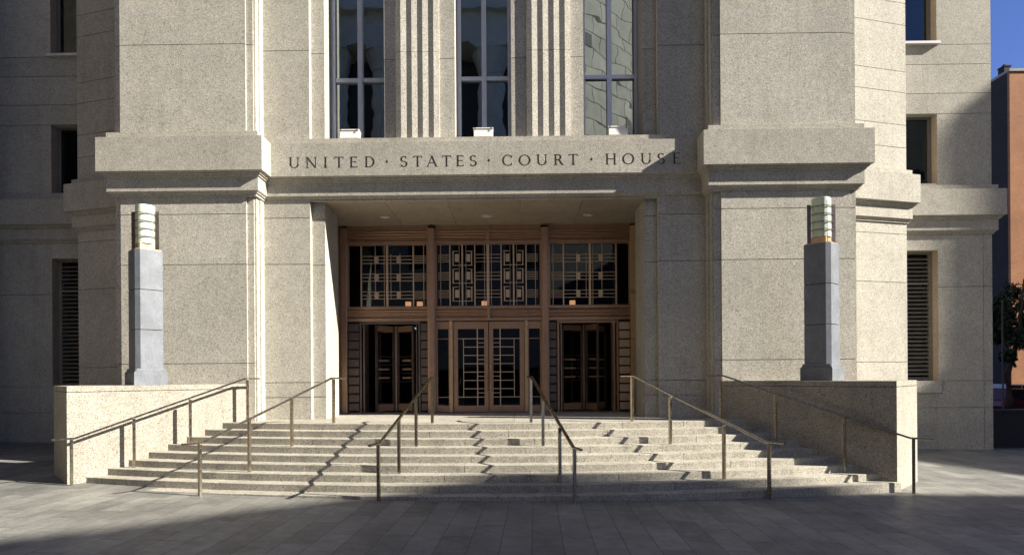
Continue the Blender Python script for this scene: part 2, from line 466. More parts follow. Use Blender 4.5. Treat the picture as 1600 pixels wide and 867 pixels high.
# portal ceiling
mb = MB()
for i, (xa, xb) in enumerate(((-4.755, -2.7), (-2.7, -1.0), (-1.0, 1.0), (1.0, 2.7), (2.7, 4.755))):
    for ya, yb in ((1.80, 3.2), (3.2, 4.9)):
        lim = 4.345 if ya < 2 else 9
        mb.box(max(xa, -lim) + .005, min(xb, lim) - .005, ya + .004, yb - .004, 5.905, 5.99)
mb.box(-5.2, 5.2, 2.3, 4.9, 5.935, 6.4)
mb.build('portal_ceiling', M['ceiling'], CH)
for x, y in ((-3.02, 3.55), (.02, 3.55), (3.02, 3.55)):
    mb = MB()
    n = 20
    rg = [(x + math.cos(2 * math.pi * k / n) * r_, y + math.sin(2 * math.pi * k / n) * r_, z) for r_, z in ((.15, 5.903), (.15, 5.885), (.105, 5.885), (.09, 5.90)) for k in range(n)]
    mb.add(rg, [(j * n + k, j * n + (k + 1) % n, (j + 1) * n + (k + 1) % n, (j + 1) * n + k) for j in range(3) for k in range(n)])
    d = mb.build('downlight', M['sill'], CH)
    mb = MB(); mb.add([(x + math.cos(2 * math.pi * k / n) * .088, y + math.sin(2 * math.pi * k / n) * .088, 5.897) for k in range(n)], [tuple(range(n))[::-1]])
    mb.build('lens', M['lens'], d)

# --- inscription
def letters():
    H = .285; th = .036; tn = .017; se = .016
    mb = MB(); cnt = [0]
    YL = YF - .0035
    def quad(pts, ox, oz):
        cnt[0] += 1; e = (cnt[0] % 7) * .0002
        n = len(pts); a = sum(pts[i][0] * pts[(i + 1) % n][1] - pts[(i + 1) % n][0] * pts[i][1] for i in range(n))
        if a < 0: pts = pts[::-1]
        v = [(ox + p[0], YL - e, oz + p[1]) for p in pts] + [(ox + p[0], YF + .01, oz + p[1]) for p in pts]
        mb.add(v, [tuple(range(n)), tuple(range(2 * n - 1, n - 1, -1))] + [((i + 1) % n, i, n + i, n + (i + 1) % n) for i in range(n)])
    def st(x0, y0, x1, y1, w, ox, oz):   # stroke with horizontal width
        dx, dy = x1 - x0, y1 - y0
        if abs(dy) < .3 * abs(dx): quad([(x0, y0 - w / 2), (x1, y1 - w / 2), (x1, y1 + w / 2), (x0, y0 + w / 2)], ox, oz)
        else: quad([(x0 - w / 2, y0), (x0 + w / 2, y0), (x1 + w / 2, y1), (x1 - w / 2, y1)], ox, oz)
    def sf(x, y, ox, oz, w=.05, up=True):
        quad([(x - w, y), (x + w, y), (x + w * .4, y + (se if up else -se)), (x - w * .4, y + (se if up else -se))], ox, oz)
    def vsf(x, y, ox, oz, d, h=.034):    # little vertical serif at the end of an arm
        quad([(x, y), (x, y + d * h), (x - .016, y + d * h * .2), (x - .016, y)], ox, oz)
    def arc(cx, cy, rx, ry, a0, a1, w0, w1, ox, oz, n=22, f=None):
        for i in range(n):
            p = []
            for t in (i / n, (i + 1) / n):
                a = R(a0 + (a1 - a0) * t)
                w = tn + (th * 1.12 - tn) * abs(math.cos(a + .25)) ** 1.5
                p.append(((cx + (rx - w / 2) * math.cos(a), cy + (ry - w / 2 * .8) * math.sin(a)), (cx + (rx + w / 2) * math.cos(a), cy + (ry + w / 2 * .8) * math.sin(a))))
            quad([p[0][0], p[0][1], p[1][1], p[1][0]], ox, oz)
    def draw(ch, ox, oz):
        if ch == 'U':
            st(-.10, .10, -.10, H, th, ox, oz); st(.10, .10, .10, H, tn, ox, oz); sf(-.10, H, ox, oz, up=False); sf(.10, H, ox, oz, .04, False)
            arc(0, .105, .10, .095, 180, 360, 0, 0, ox, oz)
        elif ch == 'N':
            st(-.11, 0, -.11, H, tn, ox, oz); st(.11, 0, .11, H, tn, ox, oz); st(-.115, H, .108, 0, th, ox, oz)
            sf(-.11, 0, ox, oz, .042); sf(.11, H, ox, oz, .042, False); sf(-.125, H, ox, oz, .03, False)
        elif ch == 'I':
            st(0, 0, 0, H, th, ox, oz); sf(0, 0, ox, oz); sf(0, H, ox, oz, up=False)
        elif ch == 'T':
            st(0, 0, 0, H, th, ox, oz); sf(0, 0, ox, oz); st(-.115, H - tn / 2, .115, H - tn / 2, tn, ox, oz)
            quad([(-.115, H), (-.10, H), (-.11, H - .05), (-.122, H - .05)], ox, oz); quad([(.115, H), (.10, H), (.11, H - .05), (.122, H - .05)], ox, oz)
        elif ch == 'E':
            st(-.06, 0, -.06, H, th, ox, oz); sf(-.065, 0, ox, oz, .04); sf(-.065, H, ox, oz, .04, False)
            st(-.06, tn / 2, .09, tn / 2, tn, ox, oz); st(-.06, H - tn / 2, .08, H - tn / 2, tn, ox, oz); st(-.06, H * .53, .06, H * .53, tn * .9, ox, oz)
            vsf(.095, 0, ox, oz, 1, .05); vsf(.085, H, ox, oz, -1, .045); vsf(.065, H * .53 - .02, ox, oz, 1, .04)
        elif ch == 'D':
            st(-.09, 0, -.09, H, th, ox, oz); sf(-.095, 0, ox, oz, .04); sf(-.095, H, ox, oz, .04, False)
            arc(-.03, H / 2, .135, H / 2 - .008, -90, 90, 0, 0, ox, oz)
            st(-.09, tn / 2, -.02, tn / 2, tn, ox, oz); st(-.09, H - tn / 2, -.02, H - tn / 2, tn, ox, oz)
        elif ch == 'S':
            arc(0, H * .735, .066, H * .24, 40, 270, 0, 0, ox, oz); arc(0, H * .262, .075, H * .245, 90, -140, 0, 0, ox, oz)
            quad([(.045, H * .9), (.06, H), (.066, H * .80), (.055, H * .8)], ox, oz); quad([(-.05, H * .1), (-.068, 0), (-.074, H * .2), (-.062, H * .2)], ox, oz)
        elif ch == 'A':
            st(-.115, 0, .005, H, tn, ox, oz); st(.115, 0, -.005, H, th, ox, oz); st(-.07, H * .36, .07, H * .36, tn * .9, ox, oz)
            sf(-.115, 0, ox, oz, .038); sf(.115, 0, ox, oz, .048)
        elif ch == 'C':
            arc(.02, H / 2, .13, H / 2 - .006, 48, 312, 0, 0, ox, oz); quad([(.095, H * .88), (.115, H * .99), (.12, H * .72), (.108, H * .72)], ox, oz); quad([(.095, H * .12), (.115, H * .01), (.12, H * .26), (.108, H * .26)], ox, oz)
        elif ch == 'O':
            arc(0, H / 2, .135, H / 2 - .006, 0, 360, 0, 0, ox, oz, 36)
        elif ch == 'R':
            st(-.075, 0, -.075, H, th, ox, oz); sf(-.078, 0, ox, oz); sf(-.085, H, ox, oz, .035, False)
            arc(-.03, H * .745, .09, H * .245, -90, 90, 0, 0, ox, oz); st(-.075, H - tn / 2, -.02, H - tn / 2, tn, ox, oz); st(-.075, H * .5, -.02, H * .5, tn, ox, oz)
            quad([(-.01, H * .5), (.03, H * .5), (.135, 0), (.09, 0)], ox, oz)
        elif ch == 'H':
            st(-.10, 0, -.10, H, th, ox, oz); st(.10, 0, .10, H, th, ox, oz); st(-.1, H * .52, .1, H * .52, tn, ox, oz)
            for x in (-.1, .1): sf(x, 0, ox, oz); sf(x, H, ox, oz, up=False)
        elif ch == '.':
            quad([(0, .105), (.033, .145), (0, .185), (-.033, .145)], ox, oz)
    seq = [('U', 50), ('N', 117), ('I', 172), ('T', 225), ('E', 282), ('D', 345), ('.', 412), ('S', 478), ('T', 532), ('A', 588), ('T', 645), ('E', 698), ('S', 749), ('.', 810),
           ('C', 882), ('O', 950), ('U', 1018), ('R', 1082), ('T', 1140), ('.', 1211), ('H', 1287), ('O', 1355), ('U', 1425), ('S', 1483), ('E', 1543)]
    for ch, zx in seq:
        px = 440 + zx / 2.5
        u = (px - 789.47 + 2.2) / 980
        dx = u * math.cos(YAW) - math.sin(YAW); dy = u * math.sin(YAW) + math.cos(YAW)
        X = CAM.x + dx * (YF - CAM.y) / dy
        del mb.v[:], mb.f[:], mb.mi[:]
        draw(ch, X, 6.72)
        mb.build('letter' if ch != '.' else 'letter_dot', M['dark_fill'], ENT)  # letters stand slightly proud; dark colour replaces the shade inside carving
letters()

# --- chamfered flanks and wings
CA = math.atan(.275)
for s in (-1, 1):
    # local frame: x along the wall outward, y into the building
    P0 = Vector((s * 9.6, 4.5 + .275 * (9.6 - 11.3), 0))
    ang = s * CA
    T = Matrix.Translation(P0) @ Matrix.Rotation(ang, 4, 'Z')
    Lx = (13.335 - 9.6) / math.cos(CA)
    mb = MB()
    zlo = [1.5, 4.02, 5.55]; zup = [8.3, 9.02, 10.05, 10.72, 12.2, 12.9]
    for z0, z1, zc in ((-2, 5.93, zlo), (7.54, TOP, zup)):
        blocks(mb, 0, s * Lx, z0, z1, 0, .3, zc, [], .017, T)
        blocks_end = None
    mb.box(0, s * Lx, .3, 1.0, -2, TOP, T)
    mb.box(s * 12.3, s * 13.33, 5.6, 9.0, -2, TOP)
    mb.build('chamfered_wall', M['stone_rough'] if s < 0 else M['stone'], CH)
    a = T @ Vector((s * Lx, 0, 0)); b = T @ Vector((0, 0, 0))
    path = [(a.x, 7.2), (a.x, a.y), (b.x, b.y)]
    if s > 0: path = path[::-1]
    mb = MB(); sweep(mb, path, PROFILE)
    mb.build('cornice', M['stone_smooth'], CH)
    # wing
    xe = 17.26 if s > 0 else 46.0
    Yw = 6.70
    mb = MB()
    wx0, wx1 = 13.55, 15.42
    zj = [10.05, 10.75, 11.75, 12.43, 14.9]
    zl = [-.05, .87, 4.10]
    xj = [s * 15.42] + [s * (15.42 + 3.2 * k) for k in range(1, 10)]
    blocks(mb, s * wx1, s * xe, -2, 5.93, Yw, Yw + .5, zl, xj[1:] if s < 0 else [16.96])
    blocks(mb, s * wx1, s * xe, 7.54, TOP, Yw, Yw + .5, zj, xj[1:])
    mb.box(s * 13.2, s * wx0, Yw, Yw + .5, -2, TOP)
    for z0, z1 in ((-2, .87), (5.36, 5.93), (7.54, 7.66), (10.06, 12.43), (14.9, TOP)):
        blocks(mb, s * wx0, s * wx1, z0, z1, Yw + .001, Yw + .5, zj + zl)
    mb.box(s * 13.2, s * xe, Yw + .01, Yw + .5, 5.93, 7.54)
    mb.box(s * (xe - .5), s * xe, Yw + .501, 26, -2, TOP)
    mb.box(s * 15.2, s * (xe - .51), Yw + 1.6, 26, -2, TOP)
    mb.build('wing_wall', M['stone'] , CH)
    path = [(s * 13.0, Yw), (s * xe, Yw), (s * xe, 12)]
    if s < 0: path = path[::-1]
    mb = MB(); sweep(mb, path, PROFILE); mb.build('cornice', M['stone_smooth'], CH)
    # dark rooms behind the wing windows
    mb = MB(); mb.box(s * 13.0, s * 15.18, Yw + 2.4, Yw + 2.6, -2, TOP); mb.box(s * 15.18, s * 15.2, Yw + .51, Yw + 2.6, -2, TOP)
    mb.build('room_shell', M['dark'], CH)
    # windows
    for z0, z1, kind in ((12.5, 14.9, 'win'), (7.66, 10.06, 'win'), (.87, 5.36, 'louver')):
        mb = MB()
        fy0, fy1 = Yw + .30, Yw + .38
        mb.box(s * (wx1 - .13), s * wx1, fy0, fy1, z0, z1); mb.box(s * wx0, s * (wx0 + .08), fy0, fy1, z0, z1)
        mb.box(s * (wx0 + .08), s * (wx1 - .13), fy0, fy1, z1 - .08, z1); mb.box(s * (wx0 + .08), s * (wx1 - .13), fy0, fy1, z0, z0 + .06)
        if kind == 'louver':
            f = mb.build('louvered_vent', M['louver'], CH)
            mb = MB(); n = 30
            for i in range(n):
                z = z0 + .1 + i * (z1 - z0 - .2) / n
                Tl = Matrix.Translation((0, Yw + .34, z)) @ Matrix.Rotation(R(38), 4, 'X')
                mb.box(s * (wx0 + .08), s * (wx1 - .13), -.065, .065, -.006, .006, Tl)
            mb.box(s * (wx0 + .08), s * (wx1 - .13), Yw + .27, Yw + .295, z0 + 3.35, z0 + 3.42)
            mb.build('slats', M['louver'], f)
        else:
            f = mb.build('window', M['alu_dark'], CH)
            mb = MB(); mb.box(s * (wx0 + .08), s * (wx1 - .13), Yw + .335, Yw + .345, z0 + .06, z1 - .08); mb.build('pane', M['glass_wing'], f)
            mb = MB(); mb.box(s * (wx0 + .1), s * (wx1 - .15), Yw + .40, Yw + .41, (z0 + 1.15) if s > 0 else (z0 + 1.9), z1 - .05)
            if z0 > 12: mb.build('blind', M['blind'], f)
        if z0 > 12:
            mb = MB(); mb.box(s * wx0, s * (wx1 + .05), Yw - .14, Yw + .28, z0 - .085, z0 - .002); mb.build('sill', M['sill'], f)
        if kind == 'louver':
            mb = MB(); mb.box(s * wx0, s * (wx1 + .06), Yw - .07, Yw + .25, .46, .868); mb.build('sill', M['stone'], f)
        # brownish stone reveal lining
        mb = MB(); mb.box(s * (wx1 - .004), s * (wx1 + .02), Yw + .012, Yw + .298, z0, z1)
        mb.build('reveal', M['reveal'], f)

# --- tall windows over the frieze
for x0, x1 in ((-4.34, -2.70), (-.77, .77), (2.735, 4.34)):
    mb = MB(); y0, y1 = 2.62, 2.80
    xm = (x0 + x1) / 2
    mb.box(x0, x0 + .12, y0, y1, 7.54, TOP); mb.box(x1 - .10, x1, y0, y1, 7.54, TOP)
    mb.box(xm - .065, xm + .065, y0, y1, 7.54, TOP)
    for z in (9.50, 13.4):
        mb.box(x0 + .12, xm - .065, y0 + .02, y1, z, z + .11); mb.box(xm + .065, x1 - .10, y0 + .02, y1, z, z + .11)
    f = mb.build('window', M['alu'], CH)
    for xa, xb in ((x0 + .12, xm - .065), (xm + .065, x1 - .10)):
        for za, zb in ((7.54, 9.50), (9.61, 13.4), (13.51, TOP)):
            mb = MB(); mb.box(xa, xb, y0 + .10, y0 + .11, za, zb); mb.build('pane', M['glass_up'], f)
mb = MB()
mb.box(-4.6, 4.6, 5.8, 6.0, 7.5, TOP); mb.box(-4.6, 4.6, 2.2, 6.0, 7.3, 7.535)
mb.build('upper_room_shell', M['dark'], CH)
mb = MB(); mb.box(-13, 13, 4.0, 24, TOP + .002, TOP + .3); mb.build('roof', M['roofing'], CH)

# ------------------------------------------------------------------ bronze entrance (parts of the courthouse)
YD = 4.70
def zx(v, base): return (base + v / 5.42 - 764.3) * .0202
def zy(v): return (645 - (340 + v / 5.42)) * .0202 - .03
# main mullions and outer posts
for s in (-1, 1):
    mb = MB(); mb.box(s * 1.665, s * 1.905, YD - .20, YD + .12, 0, 5.78); mb.box(s * 1.70, s * 1.87, YD - .235, YD - .2, 0, 5.78)
    mb.build('mullion', M['bronze'], CH, bevel=.012)
    mb = MB(); mb.box(s * 4.46, s * 4.64, YD - .14, YD + .12, 0, 5.82); mb.box(s * 4.64, s * 4.76, YD + .0, YD + .1, 0, 5.9)
    mb.build('door_post', M['bronze_gold'] if s > 0 else M['bronze'], CH, bevel=.01)  # lit and shaded post in one bronze: right coloured lighter, left darker
def reeded(mb, x0, x1, z0, z1, n, y):
    mb.box(x0, x1, y + .03, y + .12, z0, z1)
    h = (z1 - z0) / n
    for i in range(n):
        zc = z0 + (i + .5) * h
        pts = []
        k = 6
        prof = [(y + .03 - .05 * math.sin(math.pi * j / k), zc - h * .30 + h * .60 * j / k) for j in range(k + 1)]
        vs = [(x0, a, b) for a, b in prof] + [(x1, a, b) for a, b in prof]
        mb.add(vs, [(j, j + k + 1, j + k + 2, j + 1) for j in range(k)])
for x0, x1 in ((-4.46, -1.905), (-1.665, 1.665), (1.905, 4.46)):
    mb = MB(); reeded(mb, x0, x1, 5.40, 5.74, 4, YD - .06); mb.box(x0, x1, YD - .10, YD + .10, 5.33, 5.395); mb.box(x0, x1, YD - .02, YD + .1, 5.745, 5.9)
    if x0 == -1.665: mb.box(-.045, .045, YD - .13, YD, 5.40, 5.745)
    mb.build('header_band', M['bronze'], CH)
    mb = MB(); reeded(mb, x0, x1, 2.97, 3.26, 3, YD - .06); mb.box(x0, x1, YD - .12, YD + .10, 3.262, 3.315); mb.box(x0, x1, YD - .11, YD + .10, 2.885, 2.968)
    if x0 == -1.665: mb.box(-.05, .05, YD - .135, YD, 2.97, 3.26)
    mb.build('middle_band', M['bronze'], CH)

# transom lattices
def transom(bars_v, bars_h, squares, x0, x1, base, mirror=False):
    mb = MB()
    zt, zb = 5.33, 3.315
    t = .045
    mb.box(x0, x1, YD - .045, YD + .05, zt - t, zt); mb.box(x0, x1, YD - .045, YD + .05, zb, zb + t)
    mb.box(x0, x0 + t, YD - .045, YD + .05, zb + t, zt - t); mb.box(x1 - t, x1, YD - .045, YD + .05, zb + t, zt - t)
    f = mb.build('transom_window', M['bronze'], CH)
    mb = MB()
    sg = -1 if mirror else 1
    for xv, w, za, zb_ in bars_v:
        X = sg * zx(xv, base); w *= .78; mb.box(X - w / 2, X + w / 2, YD - .03, YD + .03, zy(zb_), zy(za))
    for xa, xb, yv, w in bars_h:
        a, b = sorted((sg * zx(xa, base), sg * zx(xb, base))); z = zy(yv); w *= .78
        mb.box(a, b, YD - .023, YD + .023, z - w / 2, z + w / 2)
    for xa, xb, ya, yb in squares:
        a, b = sorted((sg * zx(xa, base), sg * zx(xb, base)))
        nq = 4; hq = (zy(ya) - zy(yb)) / nq
        for i in range(nq):
            mb.box(a, b, YD - .036, YD + .036, zy(yb) + i * hq + .006, zy(yb) + (i + 1) * hq - .006)
        mb.box(a + .004, b - .004, YD - .028, YD + .028, zy(yb), zy(ya))
    mb.build('lattice', M['bronze_bar'], f)
    mb = MB(); mb.box(x0 + .02, x1 - .02, YD + .035, YD + .045, zb + .02, zt - .02); mb.build('pane', M['glass_door'], f)
TA, TB = 222, 772
V = []; H = []; Q = []
for half in (0, 1):
    X = (lambda v: v) if half == 0 else (lambda v: 2 * 508.6 - v)
    V += [(X(107), .018, TA, TB), (X(186), .045, TA, TB), (X(291), .06, TA, TB), (X(397), .045, TA, TB), (X(480), .018, TA, TB), (X(265), .014, TA, TB), (X(322), .014, TA, TB)]
    for r in (0, 151, 303):
        for y in (310, 325, 340, 355, 370): H.append((X(85), X(186), y + r, .016))
        for y in (310, 340, 370): H.append((X(397), X(497), y + r, .017))
        V += [(X(213), .040, 280 + r, 402 + r), (X(370), .040, 280 + r, 402 + r)]
        H += [(X(207), X(285), 400 + r, .022), (X(300), X(377), 400 + r, .022), (X(207), X(255), 281 + r, .02), (X(330), X(377), 281 + r, .02)]
        Q += [(X(229), X(262), 305 + r, 370 + r), (X(327), X(359), 305 + r, 370 + r)]
V.append((508.6, .105, TA, TB))
transom(V, H, Q, -1.665, 1.665, 670)
# side transoms, drawn for the left and mirrored for the right
V = [(411, .085, 215, 775), (634, .05, 215, 775), (722, .022, 215, 775), (386, .015, 215, 775), (442, .015, 300, 680), (520, .018, 300, 680), (310, .018, 215, 680), (190, .05, 215, 775)]
H = []; Q = []
for r in (0, 150, 301):
    for y in (318, 348, 378): H += [(200, 411, y + r, .020), (422, 634, y + r, .020)]
    for y in (318, 333, 348, 363, 378): H.append((634, 740, y + r, .018))
    Q += [(303, 337, 320 + r, 374 + r), (493, 526, 320 + r, 374 + r)]
transom(V, H, Q, -4.46, -1.905, 530)
transom(V, H, Q, 1.905, 4.46, 530, True)

# central double door and sidelights
for s in (-1, 1):
    mb = MB()
    mb.box(s * .012, s * .14, YD - .03, YD + .03, .02, 2.86); mb.box(s * .975, s * 1.12, YD - .03, YD + .03, .02, 2.86)
    mb.box(s * .14, s * .975, YD - .03, YD + .03, 2.63, 2.86); mb.box(s * .14, s * .975, YD - .03, YD + .03, .02, .21)
    d = mb.build('door', M['bronze'], CH, bevel=.006)
    mb = MB()
    B = .03
    mb.box(s * .36 - B / 2, s * .36 + B / 2, YD - .025, YD + .025, .21, 2.63)
    mb.box(s * .80 - .01, s * .80 + .01, YD - .022, YD + .022, .48, 2.32)
    zs_ = [.48 + i * .263 for i in range(8)]
    for i, z in enumerate(zs_):
        full = i in (0, 7)
        mb.box(s * .14, s * (.975 if full else .80), YD - .019, YD + .019, z - .011, z + .011)
        if i < 7 and i % 2 == 0: mb.box(s * .14, s * .36, YD - .018, YD + .018, z + .121, z + .141)
    mb.build('glazing_bars', M['bronze_bar'], d)
    mb = MB(); mb.box(s * .13, s * .985, YD - .004, YD + .004, .2, 2.64); mb.build('pane', M['glass_door'], d)
    mb = MB(); mb.flatbar([(s * .06, YD - .03, .70), (s * .06, YD - .13, .73), (s * .06, YD - .13, 1.50), (s * .06, YD - .03, 1.53)], .045, .035)
    mb.build('handle', M['bronze_gold'], d)
    # jamb post and sidelight
    mb = MB(); mb.box(s * 1.135, s * 1.235, YD - .08, YD + .06, .0, 2.884); mb.build('door_jamb', M['bronze_gold'], CH, bevel=.006)
    mb = MB(); x0, x1 = 1.238, 1.662
    mb.box(s * x0, s * (x0 + .03), YD - .03, YD + .03, .02, 2.86); mb.box(s * (x1 - .05), s * x1, YD - .03, YD + .03, .02, 2.86)
    mb.box(s * (x0 + .03), s * (x1 - .05), YD - .03, YD + .03, 2.63, 2.86); mb.box(s * (x0 + .03), s * (x1 - .05), YD - .03, YD + .03, .02, .2)
    for z in (.48, 2.32): mb.box(s * (x0 + .03), s * (x1 - .05), YD - .02, YD + .02, z - .011, z + .011)
    sd = mb.build('sidelight', M['bronze'], CH)
    mb = MB(); mb.box(s * (x0 + .02), s * (x1 - .04), YD - .004, YD + .004, .19, 2.64); mb.build('pane', M['glass_door'], sd)
mb = MB(); mb.box(-4.46, 4.46, YD - .25, YD + .12, 0.001, .02); mb.build('threshold', M['bronze_dark'], CH)

# revolving doors with ribbed bronze panels beside them
for s in (-1, 1):
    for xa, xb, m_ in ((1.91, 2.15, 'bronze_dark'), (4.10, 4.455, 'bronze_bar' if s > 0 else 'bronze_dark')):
        mb = MB(); n = 10; h = 2.80 / n
        mb.box(s * xa, s * xb, YD + .0, YD + .1, .02, 2.88, None, 1)
        for i in range(n):
            z0 = .04 + i * h
            mb.box(s * (xa + .01), s * (xb - .015), YD - .05, YD, z0 + .024, z0 + h - .024)
        mb.build('ribbed_panel', [M[m_], M['dark_fill']], CH, bevel=.012)
    mb = MB(); mb.box(s * 2.16, s * 2.22, YD - .06, YD + .5, .02, 2.88); mb.box(s * 2.27, s * 2.30, YD - .0, YD + .5, .02, 2.88)
    mb.box(s * 3.92, s * 3.97, YD - .06, YD + .5, .02, 2.88); mb.box(s * 4.02, s * 4.08, YD - .06, YD + .5, .02, 2.88)
    mb.box(s * 2.22, s * 4.02, YD - .03, YD + .1, 2.80, 2.88)
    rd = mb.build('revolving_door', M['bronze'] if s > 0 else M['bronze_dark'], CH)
    cx, cy = s * 3.10, YD + .85
    mb = MB(); mb.tube([(cx, cy, .02), (cx, cy, 2.8)], .05, 12); mb.build('centre_shaft', M['bronze'], rd, smooth=False)
    a0 = R(205) if s > 0 else R(232)
    for k in range(4):
        a = a0 + k * math.pi / 2
        T = Matrix.Translation((cx, cy, 0)) @ Matrix.Rotation(a, 4, 'Z')
        mb = MB(); L_ = .86
        mb.box(.05, .14, -.025, .025, .03, 2.78, T); mb.box(L_ - .08, L_, -.025, .025, .03, 2.78, T)
        mb.box(.14, L_ - .08, -.025, .025, 2.60, 2.78, T, 1); mb.box(.14, L_ - .08, -.025, .025, .03, .25, T, 1)
        for z in (.98, 1.25, 1.52, 1.79): mb.box(.14, L_ - .08, -.010, .010, z - .006, z + .006, T)
        for z in (1.10, 1.38, 1.66): mb.box(.36, L_ - .1, -.05, .05, z - .03, z + .03, T, 1)
        w = mb.build('door_wing', [M['bronze_dark'], M['bronze']], rd)
    for xx in (2.62, 3.45):
        mb = MB(); mb.box(s * xx - .14, s * xx + .14, 7.0, 7.12, 2.80, 2.86); mb.build('lobby_light', M['glow_green'], CH)
# lobby behind the doors
mb = MB()
mb.box(-4.7, 4.7, 10.8, 11, -.1, 6); mb.box(-4.9, -4.7, 4.86, 11, -.1, 6); mb.box(4.7, 4.9, 4.86, 11, -.1, 6)
mb.box(-4.7, 4.7, 4.86, 10.8, 5.9, 6.1); mb.box(-4.7, 4.7, 5.2, 10.8, -.2, -.001)
mb.box(-4.66, 4.66, 6.55, 6.9, 3.05, 3.555)
mb.build('lobby_shell', M['dark'], CH)
# little lit lamps on the lobby ledge
for i, (px, lab) in enumerate(((638, 'small lit amber lamp behind the transom next to the sunlit jamb, farther from the mullion'), (656, 'small lit amber lamp behind the transom next to the sunlit jamb, close to the mullion'),
                             (757, 'small lit amber lamp behind the central transom over the double door'), (894.5, 'small lit amber lamp behind the transom next to the shaded jamb'))):
    u = (px - 789.47 + .7) / 980
    dx = u * math.cos(YAW) - math.sin(YAW); dy = u * math.sin(YAW) + math.cos(YAW)
    X = CAM.x + dx * (6.7 - CAM.y) / dy
    t = thing('ledge_lamp', (X, 6.7, 3.556), lab, 'lamp', 'lit lamps on the lobby ledge')
    mb = MB(); mb.tube([(X, 6.7, 3.557), (X, 6.7, 3.73)], .10, 10); mb.build('lamp_shade', M['glow'], t)
    mb = MB(); mb.tube([(X, 6.7, 3.731), (X, 6.7, 3.76), (X, 6.7, 3.79)], [.15, .13, .05], 10); mb.build('lamp_cap', M['bronze'], t)

# ------------------------------------------------------------------ stairs
YC, R0_, TR, RI = 27.5, 27.5, .36, .15
WA, WB = Vector((9.05, -1.45)), Vector((6.25, 1.22))     # inner face line of the right cheek wall
def wall_x(y):
    t = (y - WA.y) / (WB.y - WA.y); return WA.x + (WB.x - WA.x) * t
def end_angle(r):
    lo, hi = 0.0, .5
    for _ in range(40):
        m_ = (lo + hi) / 2
        x = r * math.sin(m_); y = YC - r * math.cos(m_)
        if x < wall_x(y) + .04: lo = m_
        else: hi = m_
    return lo
ST = thing('entrance_stairs', (0, -1.5, -1.3), 'broad curved flight of pale granite steps rising to the entrance landing', 'stairs')
for k in range(0, 9):
    r = R0_ + TR * k; z = -RI * k; zb = z - RI - .02 if k < 8 else -1.7
    ae = end_angle(r)
    cuts = [-ae]; a = -ae + random.uniform(.03, .07)
    while a < ae - .03:
        cuts.append(a); a += random.uniform(.055, .085)
    cuts.append(ae)
    mb = MB()
    if k == 0:
        n = 60
        top = []; 
        gap = 0
    for i in range(len(cuts) - 1):
        g = .005 / r
        a0, a1 = cuts[i] + g, cuts[i + 1] - g
        dz = random.uniform(-.002, .002)
        n = 7
        rb = r - TR - .03 if k > 0 else r - .42
        prof = [(rb, zb), (rb, z - .001 + dz), (r - .012, z + dz), (r - .003, z - .004 + dz), (r, z - .014 + dz), (r, zb)]
        vs = []; m_ = len(prof)
        for j in range(n + 1):
            t = a0 + (a1 - a0) * j / n
            vs += [(q * math.sin(t), YC - q * math.cos(t), zz_) for q, zz_ in prof]
        fs = []
        for j in range(n):
            for q in range(m_):
                fs.append((j * m_ + q, (j + 1) * m_ + q, (j + 1) * m_ + (q + 1) % m_, j * m_ + (q + 1) % m_))
        fs.append(tuple(range(m_))); fs.append(tuple(n * m_ + q for q in range(m_ - 1, -1, -1)))
        mb.add(vs, fs)
    mb.build('step', M['step'], ST)
mb = MB()
r = R0_ - .425
xsplit = [-7.4, -5.4, -3.4, -1.3, .8, 2.9, 4.9, 7.4]
for i in range(len(xsplit) - 1):
    xa, xb = xsplit[i] + .003, xsplit[i + 1] - .003
    n = 8
    fr = [(xa + (xb - xa) * j / n) for j in range(n + 1)]
    poly = [(x, YC - math.sqrt(r * r - x * x)) for x in fr]
    ya = 2.4
    mb.prism(poly + [(xb, ya - .003), (xa, ya - .003)], -.3, -.001)
    mb.box(xa, xb, ya + .003, 5.2, -.3, -.001)
mb.build('landing', M['step'], ST)

